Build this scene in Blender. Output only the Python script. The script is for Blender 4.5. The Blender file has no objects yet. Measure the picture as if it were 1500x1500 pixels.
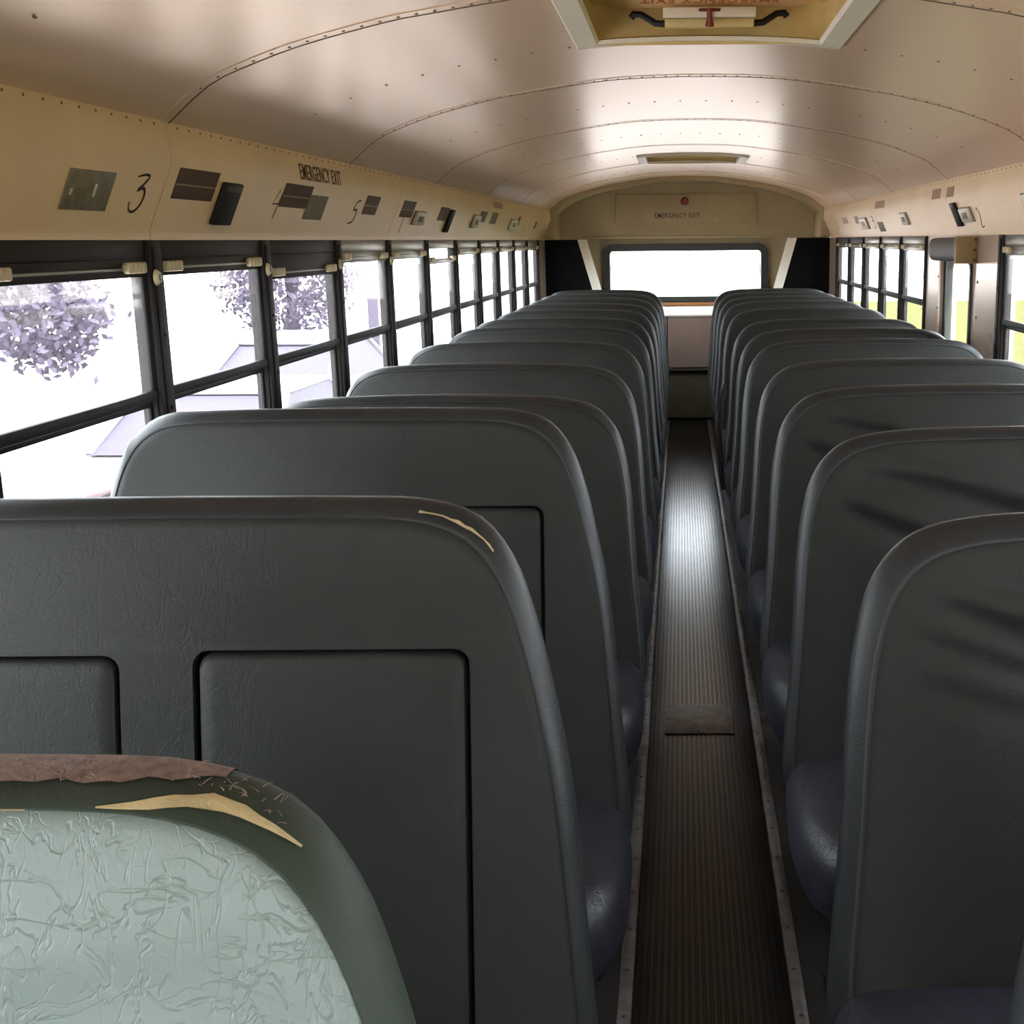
import bpy, bmesh, math, random
from mathutils import Vector, Matrix
from mathutils.geometry import tessellate_polygon
random.seed(7)
S = bpy.context.scene
C = S.collection
PI = math.pi

# ------------------------------------------------------------------ camera
F_PX, PITCH, YAW, ROLL, PPX = 1821.43, 0.2153, 0.0043, -0.0088, 993.24
cd = bpy.data.cameras.new('camera'); cam = bpy.data.objects.new('camera', cd); C.objects.link(cam)
cd.sensor_width = 36; cd.lens = F_PX / 1500 * 36; cd.shift_x = (750 - PPX) / 1500
cd.clip_start = 0.02; cd.clip_end = 500
fw = Vector((-math.sin(YAW) * math.cos(PITCH), math.cos(YAW) * math.cos(PITCH), -math.sin(PITCH)))
r0 = Vector((math.cos(YAW), math.sin(YAW), 0)); u0 = r0.cross(fw)
rt = math.cos(ROLL) * r0 + math.sin(ROLL) * u0
up = math.cos(ROLL) * u0 - math.sin(ROLL) * r0
M = Matrix((rt, up, -fw)).transposed().to_4x4(); M.translation = Vector((-0.0474, 0, 1.4333))
cam.matrix_world = M
S.camera = cam

# ------------------------------------------------------------------ world, sun, exposure
w = bpy.data.worlds.new('world'); S.world = w; w.use_nodes = True
bg = w.node_tree.nodes['Background']
bg.inputs[0].default_value = (0.88, 0.94, 1.0, 1); bg.inputs[1].default_value = 2.4
sd = bpy.data.lights.new('sun', 'SUN'); sd.energy = 4.0; sd.angle = math.radians(3); sd.color = (1, .96, .88)
sun = bpy.data.objects.new('sun', sd); C.objects.link(sun)
sun.rotation_euler = (math.radians(18), math.radians(14), 0)
S.view_settings.view_transform = 'Standard'
S.view_settings.look = 'None'
S.view_settings.gamma = 1
S.view_settings.exposure = 2.5
S.cycles.max_bounces = 12; S.cycles.diffuse_bounces = 6; S.cycles.glossy_bounces = 4
S.cycles.transparent_max_bounces = 16; S.cycles.transmission_bounces = 4
S.cycles.caustics_reflective = False; S.cycles.caustics_refractive = False
S.cycles.sample_clamp_indirect = 8
S.cycles.use_denoising = True

# ------------------------------------------------------------------ materials
def mat(name, col, rough=.5, metal=0, spec=.5, noise=0, nscale=8, bump=0, bscale=200, col2=None, detail=4,
        crack=0, cscale=20, coat=0):
    m = bpy.data.materials.new(name); m.use_nodes = True
    nt = m.node_tree; b = nt.nodes['Principled BSDF']; L = nt.links.new
    b.inputs['Base Color'].default_value = (*col, 1); b.inputs['Roughness'].default_value = rough
    b.inputs['Metallic'].default_value = metal; b.inputs['Specular IOR Level'].default_value = spec
    if coat: b.inputs['Coat Weight'].default_value = coat; b.inputs['Coat Roughness'].default_value = .3
    tc = nt.nodes.new('ShaderNodeTexCoord')
    if noise:
        n = nt.nodes.new('ShaderNodeTexNoise'); n.inputs['Scale'].default_value = nscale; n.inputs['Detail'].default_value = detail
        L(tc.outputs['Object'], n.inputs['Vector'])
        r = nt.nodes.new('ShaderNodeValToRGB'); c2 = col2 or tuple(c * (1 - noise) for c in col)
        r.color_ramp.elements[0].position = .35; r.color_ramp.elements[1].position = .65
        r.color_ramp.elements[0].color = (*c2, 1); r.color_ramp.elements[1].color = (*col, 1)
        L(n.outputs['Fac'], r.inputs['Fac']); L(r.outputs['Color'], b.inputs['Base Color'])
        mr = nt.nodes.new('ShaderNodeMapRange'); mr.inputs['To Min'].default_value = rough * .85; mr.inputs['To Max'].default_value = min(1, rough * 1.2)
        L(n.outputs['Fac'], mr.inputs['Value']); L(mr.outputs[0], b.inputs['Roughness'])
    prev = None
    if bump:
        n2 = nt.nodes.new('ShaderNodeTexNoise'); n2.inputs['Scale'].default_value = bscale; n2.inputs['Detail'].default_value = 3 if bscale > 20 else 0
        L(tc.outputs['Object'], n2.inputs['Vector'])
        bp = nt.nodes.new('ShaderNodeBump'); bp.inputs['Strength'].default_value = bump; bp.inputs['Distance'].default_value = .002
        L(n2.outputs['Fac'], bp.inputs['Height']); L(bp.outputs[0], b.inputs['Normal']); prev = bp
    if crack:
        # fine crease lines of old vinyl: ridges of stretched, distorted noise
        last = None
        for kk, (ang, sc_) in enumerate(((.5, (1, 1, .35)), (-.7, (1, 1, .4)), (1.4, (.5, 1, 1)))):
            mp = nt.nodes.new('ShaderNodeMapping'); mp.inputs['Rotation'].default_value = (0, ang, 0); mp.inputs['Scale'].default_value = sc_
            mp.inputs['Location'].default_value = (kk * 3.1, 0, kk)
            L(tc.outputs['Object'], mp.inputs['Vector'])
            n3 = nt.nodes.new('ShaderNodeTexNoise'); n3.inputs['Scale'].default_value = cscale; n3.inputs['Detail'].default_value = 3
            n3.inputs['Distortion'].default_value = .8; L(mp.outputs[0], n3.inputs['Vector'])
            sb = nt.nodes.new('ShaderNodeMath'); sb.operation = 'SUBTRACT'; sb.inputs[1].default_value = .5; L(n3.outputs['Fac'], sb.inputs[0])
            ab = nt.nodes.new('ShaderNodeMath'); ab.operation = 'ABSOLUTE'; L(sb.outputs[0], ab.inputs[0])
            cl = nt.nodes.new('ShaderNodeMapRange'); cl.inputs['From Max'].default_value = .022; L(ab.outputs[0], cl.inputs['Value'])
            n4 = nt.nodes.new('ShaderNodeTexNoise'); n4.inputs['Scale'].default_value = cscale * .45; n4.inputs['Detail'].default_value = 1
            L(mp.outputs[0], n4.inputs['Vector'])
            mk = nt.nodes.new('ShaderNodeMapRange'); mk.inputs['From Min'].default_value = .50; mk.inputs['From Max'].default_value = .42
            L(n4.outputs['Fac'], mk.inputs['Value'])
            mm_ = nt.nodes.new('ShaderNodeMath'); mm_.operation = 'MAXIMUM'; L(cl.outputs[0], mm_.inputs[0]); L(mk.outputs[0], mm_.inputs[1])
            if last is None: last = mm_
            else:
                ad = nt.nodes.new('ShaderNodeMath'); ad.operation = 'MULTIPLY'; L(last.outputs[0], ad.inputs[0]); L(mm_.outputs[0], ad.inputs[1]); last = ad
        ml = last
        b2 = nt.nodes.new('ShaderNodeBump'); b2.inputs['Strength'].default_value = crack; b2.inputs['Distance'].default_value = .003
        L(ml.outputs[0], b2.inputs['Height'])
        if prev: L(prev.outputs[0], b2.inputs['Normal'])
        L(b2.outputs[0], b.inputs['Normal'])
    return m

def glass_mat(name, film=.06):
    m = bpy.data.materials.new(name); m.use_nodes = True; nt = m.node_tree; nt.nodes.clear(); L = nt.links.new
    o = nt.nodes.new('ShaderNodeOutputMaterial'); t = nt.nodes.new('ShaderNodeBsdfTransparent')
    t.inputs[0].default_value = (.97, .98, .98, 1)
    g = nt.nodes.new('ShaderNodeBsdfGlossy'); g.inputs['Roughness'].default_value = .03
    d = nt.nodes.new('ShaderNodeBsdfTranslucent'); d.inputs[0].default_value = (.9, .88, .95, 1)
    a = nt.nodes.new('ShaderNodeMixShader'); a.inputs[0].default_value = .05
    bb = nt.nodes.new('ShaderNodeMixShader'); bb.inputs[0].default_value = film
    L(t.outputs[0], a.inputs[1]); L(g.outputs[0], a.inputs[2]); L(a.outputs[0], bb.inputs[1]); L(d.outputs[0], bb.inputs[2])
    L(bb.outputs[0], o.inputs[0]); return m

MT = dict(
    cream=mat('cream_paint', (.78, .60, .38), .42, noise=.10, nscale=3, bump=.05, bscale=60),
    ceiling=mat('ceiling_paint', (.84, .61, .44), .27, spec=.8, metal=.12, bump=.35, bscale=3.5, coat=.25),
    seam=mat('seam_grime', (.09, .06, .035), .6),
    rivet=mat('rivet_head', (.20, .14, .09), .5),
    rear=mat('rear_cream', (.42, .33, .18), .5, noise=.12, nscale=4),
    rearlight=mat('rear_pale_cream', (.75, .70, .58), .45),
    vinyl=mat('seat_vinyl', (.0225, .0238, .0215), .50, spec=.22, noise=.18, nscale=5, bump=.25, bscale=420, crack=.10, cscale=26),
    vinylside=mat('seat_vinyl_side', (.021, .023, .024), .42, spec=.32, noise=.2, nscale=6, bump=.25, bscale=420),
    piping=mat('piping_vinyl', (.024, .026, .027), .40, spec=.3),
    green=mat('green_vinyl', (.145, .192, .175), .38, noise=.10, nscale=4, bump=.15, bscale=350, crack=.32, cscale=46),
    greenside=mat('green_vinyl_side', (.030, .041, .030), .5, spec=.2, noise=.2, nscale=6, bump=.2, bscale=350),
    cushion=mat('cushion_vinyl', (.023, .024, .033), .38, spec=.35, noise=.2, nscale=6, bump=.2, bscale=420, crack=.25, cscale=24),
    foam=mat('bare_foam', (.45, .37, .19), .9, noise=.25, nscale=40, bump=.4, bscale=300),
    frayed=mat('frayed_backing', (.22, .15, .12), .95, noise=.4, nscale=120, bump=.8, bscale=400),
    leg=mat('leg_steel', (.015, .015, .015), .5, metal=.6),
    rubber=mat('ribbed_rubber', (.0075, .0072, .007), .20, spec=.42, noise=.3, nscale=14, bump=.06, bscale=150),
    floor=mat('black_floor', (.009, .0085, .008), .5, noise=.4, nscale=10, bump=.3, bscale=90),
    alu=mat('worn_aluminium', (.24, .23, .22), .45, metal=.8, noise=.45, nscale=18, bump=.2, bscale=80),
    plate=mat('access_plate_metal', (.17, .14, .11), .5, metal=.7, noise=.5, nscale=22),
    screw=mat('screw_dark', (.03, .025, .02), .6),
    frame=mat('window_frame_dark', (.010, .007, .0065), .55, spec=.22, noise=.4, nscale=30),
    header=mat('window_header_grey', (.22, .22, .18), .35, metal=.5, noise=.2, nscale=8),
    gasket=mat('black_gasket', (.03, .035, .028), .5),
    latch=mat('latch_plastic', (.50, .43, .26), .4),
    glass=glass_mat('window_glass', .006),
    brown=mat('brown_sticker', (.09, .040, .022), .55, noise=.2, nscale=60),
    faded=mat('faded_sticker', (.38, .24, .16), .6, noise=.2, nscale=50),
    tape=mat('sticker_line', (.45, .35, .24), .6),
    greyp=mat('grey_residue', (.24, .21, .15), .5, noise=.35, nscale=40),
    blackp=mat('black_plastic', (.008, .008, .008), .6, spec=.3),
    whitep=mat('white_plastic', (.66, .62, .52), .4),
    ink=mat('marker_ink', (.035, .02, .015), .6),
    red=mat('red_plastic', (.16, .014, .008), .4),
    redink=mat('red_lettering', (.50, .12, .05), .6),
    hatch=mat('hatch_yellowed', (.74, .58, .26), .5, noise=.2, nscale=8),
    lid=mat('hatch_lid_peach', (.85, .55, .26), .5),
    cheek=mat('black_panel', (.006, .0055, .006), .9, spec=.1),
    riser=mat('dark_riser', (.10, .08, .05), .6, noise=.3, nscale=9),
    panelpink=mat('beige_panel', (.40, .29, .24), .45, noise=.15, nscale=5),
    wood=mat('varnished_wood', (.55, .26, .10), .4),
    wall=mat('wall_panel', (.46, .35, .27), .28, spec=.7, metal=.25, noise=.1, nscale=3),
    pad=mat('grey_padding', (.045, .043, .040), .55, bump=.2, bscale=300),
    ochre=mat('ochre_bracket', (.28, .19, .07), .5),
    grass=mat('grass_ground', (.060, .060, .024), .9, spec=0, noise=.15, nscale=.6),
    gravel=mat('pale_gravel', (.46, .41, .39), .9, spec=0, noise=.15, nscale=1.5),
    leaf=mat('haze_tinted_foliage', (.054, .046, .066), .8, spec=0, noise=.12, nscale=2),  # lilac veil of glare over the outside view, mixed into the leaf colour
    leafg=mat('green_foliage', (.03, .036, .02), .8, spec=0, noise=.4, nscale=2),
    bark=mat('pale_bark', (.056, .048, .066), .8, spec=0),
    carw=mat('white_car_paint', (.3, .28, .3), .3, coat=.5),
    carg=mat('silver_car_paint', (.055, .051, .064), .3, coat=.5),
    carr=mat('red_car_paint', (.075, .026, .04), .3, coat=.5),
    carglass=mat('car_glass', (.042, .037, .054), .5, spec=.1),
    tyre=mat('tyre_rubber', (.03, .03, .03), .8),
    tail=mat('tail_lamp_red', (.09, .01, .03), .3),
)

# ------------------------------------------------------------------ helpers
def obj(name, bm, m, parent=None, smooth=True):
    me = bpy.data.meshes.new(name)
    bm.normal_update(); bm.to_mesh(me); bm.free()
    for k in (m if isinstance(m, (list, tuple)) else [m]): me.materials.append(MT[k])
    if smooth:
        me.polygons.foreach_set('use_smooth', [True] * len(me.polygons))
        me.set_sharp_from_angle(angle=math.radians(38))
    o = bpy.data.objects.new(name, me); C.objects.link(o)
    if parent: o.parent = parent
    return o
def tag(o, label=None, cat=None, group=None, kind=None):
    if label: o['label'] = label
    if cat: o['category'] = cat
    if group: o['group'] = group
    if kind: o['kind'] = kind
    return o
def thing(name, label=None, cat=None, loc=(0, 0, 0), group=None, kind=None):
    o = bpy.data.objects.new(name, None); C.objects.link(o); o.location = loc; o.empty_display_size = .1
    return tag(o, label, cat, group, kind)
def struct(name, bm, m, parent=None, label=None, smooth=True):
    o = obj(name, bm, m, parent, smooth)
    if not parent: o['kind'] = 'structure'
    if label: o['label'] = label
    return o
def BM(): return bmesh.new()
def box(bm, x0, x1, y0, y1, z0, z1, bev=0, mi=0, seg=2):
    v = [bm.verts.new((x, y, z)) for z in (z0, z1) for y in (y0, y1) for x in (x0, x1)]
    fs = [bm.faces.new([v[i] for i in q]) for q in ((0, 2, 3, 1), (4, 5, 7, 6), (0, 1, 5, 4), (2, 6, 7, 3), (0, 4, 6, 2), (1, 3, 7, 5))]
    for f in fs: f.material_index = mi
    if bev:
        es = list({e for f in fs for e in f.edges})
        r = bmesh.ops.bevel(bm, geom=es, offset=bev, segments=seg, affect='EDGES', profile=.5)
        for f in r['faces']: f.material_index = mi
    return bm
def tube(bm, pts, r, n=8, mi=0, cap=True):
    pts = [Vector(p) for p in pts]; rings = []
    up_ = Vector((0, 0, 1))
    for i, p in enumerate(pts):
        t = (pts[min(i + 1, len(pts) - 1)] - pts[max(i - 1, 0)]).normalized()
        a = t.cross(up_)
        if a.length < 1e-3: a = t.cross(Vector((1, 0, 0)))
        a.normalize(); b_ = t.cross(a)
        rr = r[i] if isinstance(r, (list, tuple)) else r
        rings.append([bm.verts.new(p + (a * math.cos(2 * PI * k / n) + b_ * math.sin(2 * PI * k / n)) * rr) for k in range(n)])
    for A, B in zip(rings, rings[1:]):
        for k in range(n):
            f = bm.faces.new((A[k], A[(k + 1) % n], B[(k + 1) % n], B[k])); f.material_index = mi
    if cap:
        for R_ in (rings[0], rings[-1][::-1]):
            f = bm.faces.new(R_); f.material_index = mi
    return bm
def disc(bm, c, nrm, r, h, n=10, mi=0):
    """a low rivet / button: dome of two rings"""
    c = Vector(c); nrm = Vector(nrm).normalized()
    a = nrm.cross(Vector((0, 1, 0)))
    if a.length < 1e-3: a = nrm.cross(Vector((1, 0, 0)))
    a.normalize(); b_ = nrm.cross(a)
    R0 = [bm.verts.new(c + (a * math.cos(2 * PI * k / n) + b_ * math.sin(2 * PI * k / n)) * r) for k in range(n)]
    R1 = [bm.verts.new(c + nrm * h + (a * math.cos(2 * PI * k / n) + b_ * math.sin(2 * PI * k / n)) * r * .6) for k in range(n)]
    for k in range(n):
        f = bm.faces.new((R0[k], R0[(k + 1) % n], R1[(k + 1) % n], R1[k])); f.material_index = mi
    f = bm.faces.new(R1); f.material_index = mi
def loft(bm, rings, closed=True, mi=0):
    V = [[bm.verts.new(p) for p in R_] for R_ in rings]
    n = len(V[0])
    for A, B in zip(V, V[1:]):
        for k in range(n if closed else n - 1):
            f = bm.faces.new((A[k], A[(k + 1) % n], B[(k + 1) % n], B[k])); f.material_index = mi
    return V
def catmull(pts, n, closed=True):
    P = [Vector(p) for p in pts]; m = len(P); out = []
    def at(i): return P[i % m] if closed else P[max(0, min(m - 1, i))]
    segs = m if closed else m - 1
    dense = []
    for i in range(segs):
        p0, p1, p2, p3 = at(i - 1), at(i), at(i + 1), at(i + 2)
        for k in range(12):
            t = k / 12
            dense.append(.5 * ((2 * p1) + (p2 - p0) * t + (2 * p0 - 5 * p1 + 4 * p2 - p3) * t * t + (3 * p1 - p0 - 3 * p2 + p3) * t ** 3))
    if not closed: dense.append(P[-1])
    D = dense + ([dense[0]] if closed else [])
    acc = [0]
    for a, b_ in zip(D, D[1:]): acc.append(acc[-1] + (b_ - a).length)
    T = acc[-1]; j = 0
    for k in range(n):
        s = T * k / (n if closed else n - 1)
        while j < len(acc) - 2 and acc[j + 1] < s: j += 1
        u = (s - acc[j]) / max(1e-9, acc[j + 1] - acc[j]); out.append(D[j].lerp(D[j + 1], min(1, u)))
    return out
def text_mesh(txt, size, depth=.0005, xs=1.0, spacing=1.0):
    cu = bpy.data.curves.new('lettering', 'FONT'); cu.body = txt; cu.size = size; cu.extrude = depth; cu.align_x = 'CENTER'; cu.align_y = 'CENTER'
    cu.space_character = spacing; cu.offset = size * .006; cu.resolution_u = 3
    t = bpy.data.objects.new('lettering', cu); C.objects.link(t)
    bpy.context.view_layer.update()
    me = bpy.data.meshes.new_from_object(t.evaluated_get(bpy.context.evaluated_depsgraph_get()))
    bpy.data.objects.remove(t); bpy.data.curves.remove(cu)
    bm = BM(); bm.from_mesh(me); bpy.data.meshes.remove(me)
    for v in bm.verts: v.co.x *= xs
    return bm
def xform(bm, mtx):
    bmesh.ops.transform(bm, matrix=mtx, verts=bm.verts); return bm

# ------------------------------------------------------------------ dimensions of the bus
W = 1.1308; Y0 = 2.5959; BAY = .70
FRONT, REAR = -2.3, 10.7
COVE = [(1.1308, 1.4426), (1.1308, 1.462), (1.0719, 1.5947), (1.0799, 1.674)]
SILL, MID, GT = .80, 1.129, 1.372
CP = [(0, 1.925), (.13, 1.923), (.25, 1.917), (.38, 1.902), (.55, 1.876), (.63, 1.862), (.8, 1.820), (.93, 1.775), (.985, 1.750), (1.03, 1.717), (1.0799, 1.674)]
def ceil_z(x):
    x = abs(x)
    for (a, za), (b_, zb) in zip(CP, CP[1:]):
        if x <= b_: return za + (zb - za) * (x - a) / (b_ - a)
    return CP[-1][1]
_cc = catmull([(-x, z, 0) for x, z in CP[::-1]] + [(x, z, 0) for x, z in CP[1:]], 61, closed=False)
CARC = [(p.x, p.y) for p in _cc]
def arc_z(x):
    for (a, za), (b_, zb) in zip(CARC, CARC[1:]):
        if a <= x <= b_: return za + (zb - za) * (x - a) / (b_ - a)
    return CARC[0][1]

# ------------------------------------------------------------------ outside ground
bm = BM(); box(bm, 1.8, 120, -60, 55, -1.30, -1.25); struct('ground', bm, 'grass', smooth=False)
bm = BM(); box(bm, -120, 1.8, -60, 160, -1.30, -1.25); box(bm, 1.8, 120, 55, 160, -1.30, -1.25); struct('ground_gravel', bm, 'gravel', smooth=False)

# ------------------------------------------------------------------ floor
bm = BM(); box(bm, -1.2, 1.2, FRONT, 10.9, -.05, 0)
struct('floor', bm, 'floor', smooth=False)

# ------------------------------------------------------------------ ceiling (with openings for two roof hatches)
HX0, HX1 = -.255, .305
HATCH = [(2.60, 3.235), (7.50, 8.10)]
bm = BM()
xs = sorted(set([p[0] for p in CARC] + [HX0, HX1]))
ys = sorted(set([FRONT, 9.5, 10.72] + [y for h in HATCH for y in h] + [Y0 + k * .7 for k in range(-7, 10)]))
V = {}
for i, x in enumerate(xs):
    for j, y in enumerate(ys): V[i, j] = bm.verts.new((x, y, arc_z(x)))
for i in range(len(xs) - 1):
    for j in range(len(ys) - 1):
        cx_, cy_ = (xs[i] + xs[i + 1]) / 2, (ys[j] + ys[j + 1]) / 2
        if HX0 < cx_ < HX1 and any(a < cy_ < b_ for a, b_ in HATCH): continue
        bm.faces.new((V[i, j], V[i, j + 1], V[i + 1, j + 1], V[i + 1, j]))
def arch_strip(bm, y0, y1, off, mi):
    loft(bm, [[(x, y0, z - .0003) for x, z in CARC], [(x, y0, z - off) for x, z in CARC], [(x, y1, z - off) for x, z in CARC], [(x, y1, z - .0003) for x, z in CARC]], closed=False, mi=mi)
for k in range(-6, 10):
    y = Y0 + k * .7
    if k % 2 == 0:
        if not any(a < y < b_ for a, b_ in HATCH):
            arch_strip(bm, y - .022, y + .018, .0016, 0); arch_strip(bm, y + .0165, y + .0235, .0024, 1)
    n = 56 if k % 2 == 0 else 22
    for q in range(n):
        x = -1.02 + 2.04 * (q + .5) / n
        if any(a - .05 < y < b_ + .05 for a, b_ in HATCH) and HX0 - .06 < x < HX1 + .06: continue
        disc(bm, (x, y, arc_z(x) - .001), (0, 0, -1), .0042, .0025, 6, mi=2)
struct('ceiling', bm, ['ceiling', 'seam', 'rivet'], label='curved cream metal ceiling with riveted panel seams')
# outer roof skin keeps daylight out above the ceiling
bm = BM(); loft(bm, [[(x * 1.12, y, z + .16) for x, z in CARC] for y in (FRONT - .05, 10.95)], closed=False)
struct('roof_skin', bm, 'cream')

# ------------------------------------------------------------------ coves along both sides (cream angled panels)
def cove(side, name, seams):
    t = thing(name, kind='structure')
    P = COVE
    edges = [FRONT] + seams + [10.05]
    for a, b_ in zip(edges, edges[1:]):
        bm = BM(); g = .0015
        prof = [P[0], P[1], P[2], P[3]]
        back = [(x + .035, z + .004) for x, z in prof[::-1]]
        ring = prof + back
        R_ = [[(side * x, y, z) for x, z in ring] for y in (a + g, b_ - g)]
        if side > 0: R_ = R_[::-1]
        Vs = loft(bm, R_)
        bm.faces.new(Vs[0][::-1]); bm.faces.new(Vs[-1])
        y = a + .06
        while y < b_ - .03:      # rivet row under the ceiling edge
            disc(bm, (side * 1.0790, y, 1.6655), (-side, 0, 0), .0030, .002, 6, mi=1); y += .062
        obj('cove_panel', bm, ['cream', 'rivet'], t, smooth=True)
    bm = BM(); box(bm, *sorted((side * 1.168, side * 1.20)), FRONT, 10.05, 1.44, 1.60); obj('backing_board', bm, 'seam', t, smooth=False)
    bm = BM(); box(bm, *sorted((side * 1.10, side * 1.24)), FRONT, 10.9, 1.60, 1.88); obj('backing_board', bm, 'seam', t, smooth=False)
    return t
ys_l = [Y0 - .7 * 3, Y0, Y0 + 2.1, Y0 + 4.2, Y0 + 6.3]
cove_l = cove(-1, 'trim_1', ys_l)
ys_r = [Y0 - .7 * 3, Y0, 5.42, 7.45]
cove_r = cove(1, 'trim_2', ys_r)

def cove_mtx(side, upper=False):
    """matrix: local x along the bus as read from inside, local y up the slope, local z out into the cabin"""
    (x0, z0), (x1, z1) = (COVE[2], COVE[3]) if upper else (COVE[1], COVE[2])
    o = Vector((side * x0, 0, z0)); e = Vector((side * (x1 - x0), 0, z1 - z0)); h = e.length; e.normalize()
    rx = Vector((0, 1 if side < 0 else -1, 0)); n = rx.cross(e)
    m = Matrix((rx, e, n)).transposed().to_4x4(); m.translation = o
    return m, h
def on_cove(side, y, v, upper=False):
    m, h = cove_mtx(side, upper)
    lx = y if side < 0 else -y
    return m @ Matrix.Translation((lx, v * h, 0))

# ------------------------------------------------------------------ side walls
def wall(side, name, openings):
    """openings: list of (y0, y1) bays of windows, wall sheet below the sill and between"""
    x0, x1 = sorted((side * W, side * (W + .07)))
    bm = BM(); box(bm, x0, x1, FRONT, 10.8, 0, SILL - .001)
    for a, b_ in openings: box(bm, x0, x1, a, b_, SILL, 1.4426)
    struct(name, bm, 'wall', smooth=False)
wall(-1, 'wall_left', [(FRONT, Y0 - .7 * 6), (Y0 + 7.0 + .03, 10.8)])
# right wall is solid around the emergency door
x0, x1 = W, W + .07
bm = BM(); box(bm, x0, x1, FRONT, 5.06, 0, SILL - .001); box(bm, x0, x1, 5.72, 10.8, 0, SILL - .001)
box(bm, x0, x1, 9.63, 10.8, SILL, 1.4426); box(bm, x0, x1, 5.72, 6.12, SILL, 1.4426)
box(bm, x0, x1, 4.71, 5.06, SILL, 1.4426); box(bm, x0, x1, 5.06, 5.72, 1.40, 1.4426)
box(bm, x0, x1, FRONT, -1.4, SILL, 1.4426)
struct('wall_right', bm, 'wall', smooth=False)
bm = BM()
for side in (-1, 1):
    box(bm, *sorted((side * W, side * (W - .02))), .3, 9.95, .30, .345, .004)
    box(bm, *sorted((side * W, side * (W - .015))), .3, 9.95, .0, .06, .004)
obj('wall_rail', bm, 'alu')['kind'] = 'structure'

# ------------------------------------------------------------------ side windows
def window_bay(num, side, ya, yb, dark=True, low=False, proto=[None, None]):
    t = thing('window_%d' % num, kind='structure')
    s = side; X = lambda a, b_: sorted((s * a, s * b_))
    hw = .030
    fm = 'frame'
    bm = BM()   # outer fixed frame: header, sill and both jambs
    box(bm, *X(W - .001, W + .030), ya, yb, 1.405, 1.4426, .003, mi=1)
    box(bm, *X(W - .006, W + .034), ya, yb, SILL - .012, SILL + .03, .004)
    for y, d in ((ya, 1), (yb, -1)):
        box(bm, *X(W + .001, W + .026), *sorted((y + d * hw, y + d * (hw + .010))), SILL + .03, 1.405, .002)
    obj('window_frame', bm, [fm, 'frame' if dark else 'header'], t)
    a, b_ = ya + hw + .008, yb - hw - .008
    dz = -.03 if low else 0
    bm = BM()   # upper sliding sash
    box(bm, *X(W + .001, W + .012), a, b_, GT + dz - .002, (GT + dz + .020) if low == 2 else 1.407, .002, mi=1)
    box(bm, *X(W - .001, W + .012), a, b_, MID - .011, MID + .011, .003)
    for y, d in ((a, 1), (b_, -1)): box(bm, *X(W + .002, W + .012), *sorted((y, y + d * .012)), MID + .011, GT + dz, .002)
    sash = obj('sash', bm, [fm, 'frame' if dark else 'header'], t)
    bm = BM(); box(bm, *X(W + .006, W + .009), a, b_, MID, GT + dz); obj('pane', bm, 'glass', sash, smooth=False)
    bm = BM(); box(bm, *X(W + .0125, W + .022), a, b_, MID - .024, MID - .010, .002); box(bm, *X(W + .0125, W + .022), a, b_, SILL + .03, SILL + .045, .002)
    for y, d in ((a, 1), (b_, -1)): box(bm, *X(W + .0125, W + .022), *sorted((y, y + d * .012)), SILL + .04, MID - .02, .002)
    low_s = obj('lower_sash', bm, 'frame', t)
    bm = BM(); box(bm, *X(W + .016, W + .019), a, b_, SILL + .035, MID - .018); obj('pane', bm, 'glass', low_s, smooth=False)
    for yc, d in ((a + .05, 1), (b_ - .06, -1)):
        bm = BM()
        for k in range(4): box(bm, *X(W - .014, W + .001), yc + (k - 2) * .022, yc + (k - 2) * .022 + .017, 1.378 + dz, 1.400 + dz, .004)
        box(bm, *X(W - .008, W + .001), yc - .046, yc + .044, 1.382 + dz, 1.396 + dz, .002)
        obj('latch', bm, 'latch', t)
    bm = BM(); box(bm, *X(W - .006, W - .001), a + .1, b_ - .11, 1.384 + dz, 1.389 + dz, .001); obj('latch_rod', bm, 'header', t)
    return t
def post(side, y, w_=.034, knob=True):
    s = side
    t = thing('window_post', kind='structure')
    bm = BM(); box(bm, *sorted((s * (W - .007), s * (W + .035))), y - w_, y + w_, SILL - .01, 1.4426, .003)
    box(bm, *sorted((s * (W - .011), s * (W - .005))), y - w_ * .45, y + w_ * .45, SILL, 1.43, .002)
    for z in (.95, 1.10, 1.25): disc(bm, (s * (W - .011), y, z), (-s, 0, 0), .005, .003, 8)
    obj('post_cover', bm, 'frame', t)
    if knob:
        bm = BM(); disc(bm, (s * (W - .010), y - .012, 1.368), (-s, 0, 0), .017, .008, 16); k = obj('stud', bm, 'latch', t)
        bm = BM(); disc(bm, (s * (W - .018), y - .012, 1.368), (-s, 0, 0), .008, .003, 12); obj('stud_cap', bm, 'header', k)
num = 1
for i in range(-6, 10):
    window_bay(num, -1, Y0 + i * .7, Y0 + (i + 1) * .7, dark=i < 2, low={1: 1, 4: 2}.get(i, 0)); num += 1
for i in range(-6, 10): post(-1, Y0 + i * .7, knob=i <= 3)
post(-1, Y0 + 7.0, .03, False)
for k in range(5):
    window_bay(num, 1, 9.6 - (k + 1) * .7, 9.6 - k * .7, dark=k < 2); num += 1
for k in range(1, 5): post(1, 9.6 - k * .7, knob=False)
post(1, 9.6, .03, False); post(1, 6.10, .02, False)
for k in range(8):
    window_bay(num, 1, 4.67 - (k + 1) * .7, 4.67 - k * .7, dark=False); num += 1
for k in range(9): post(1, 4.67 - k * .7, knob=False)

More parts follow.
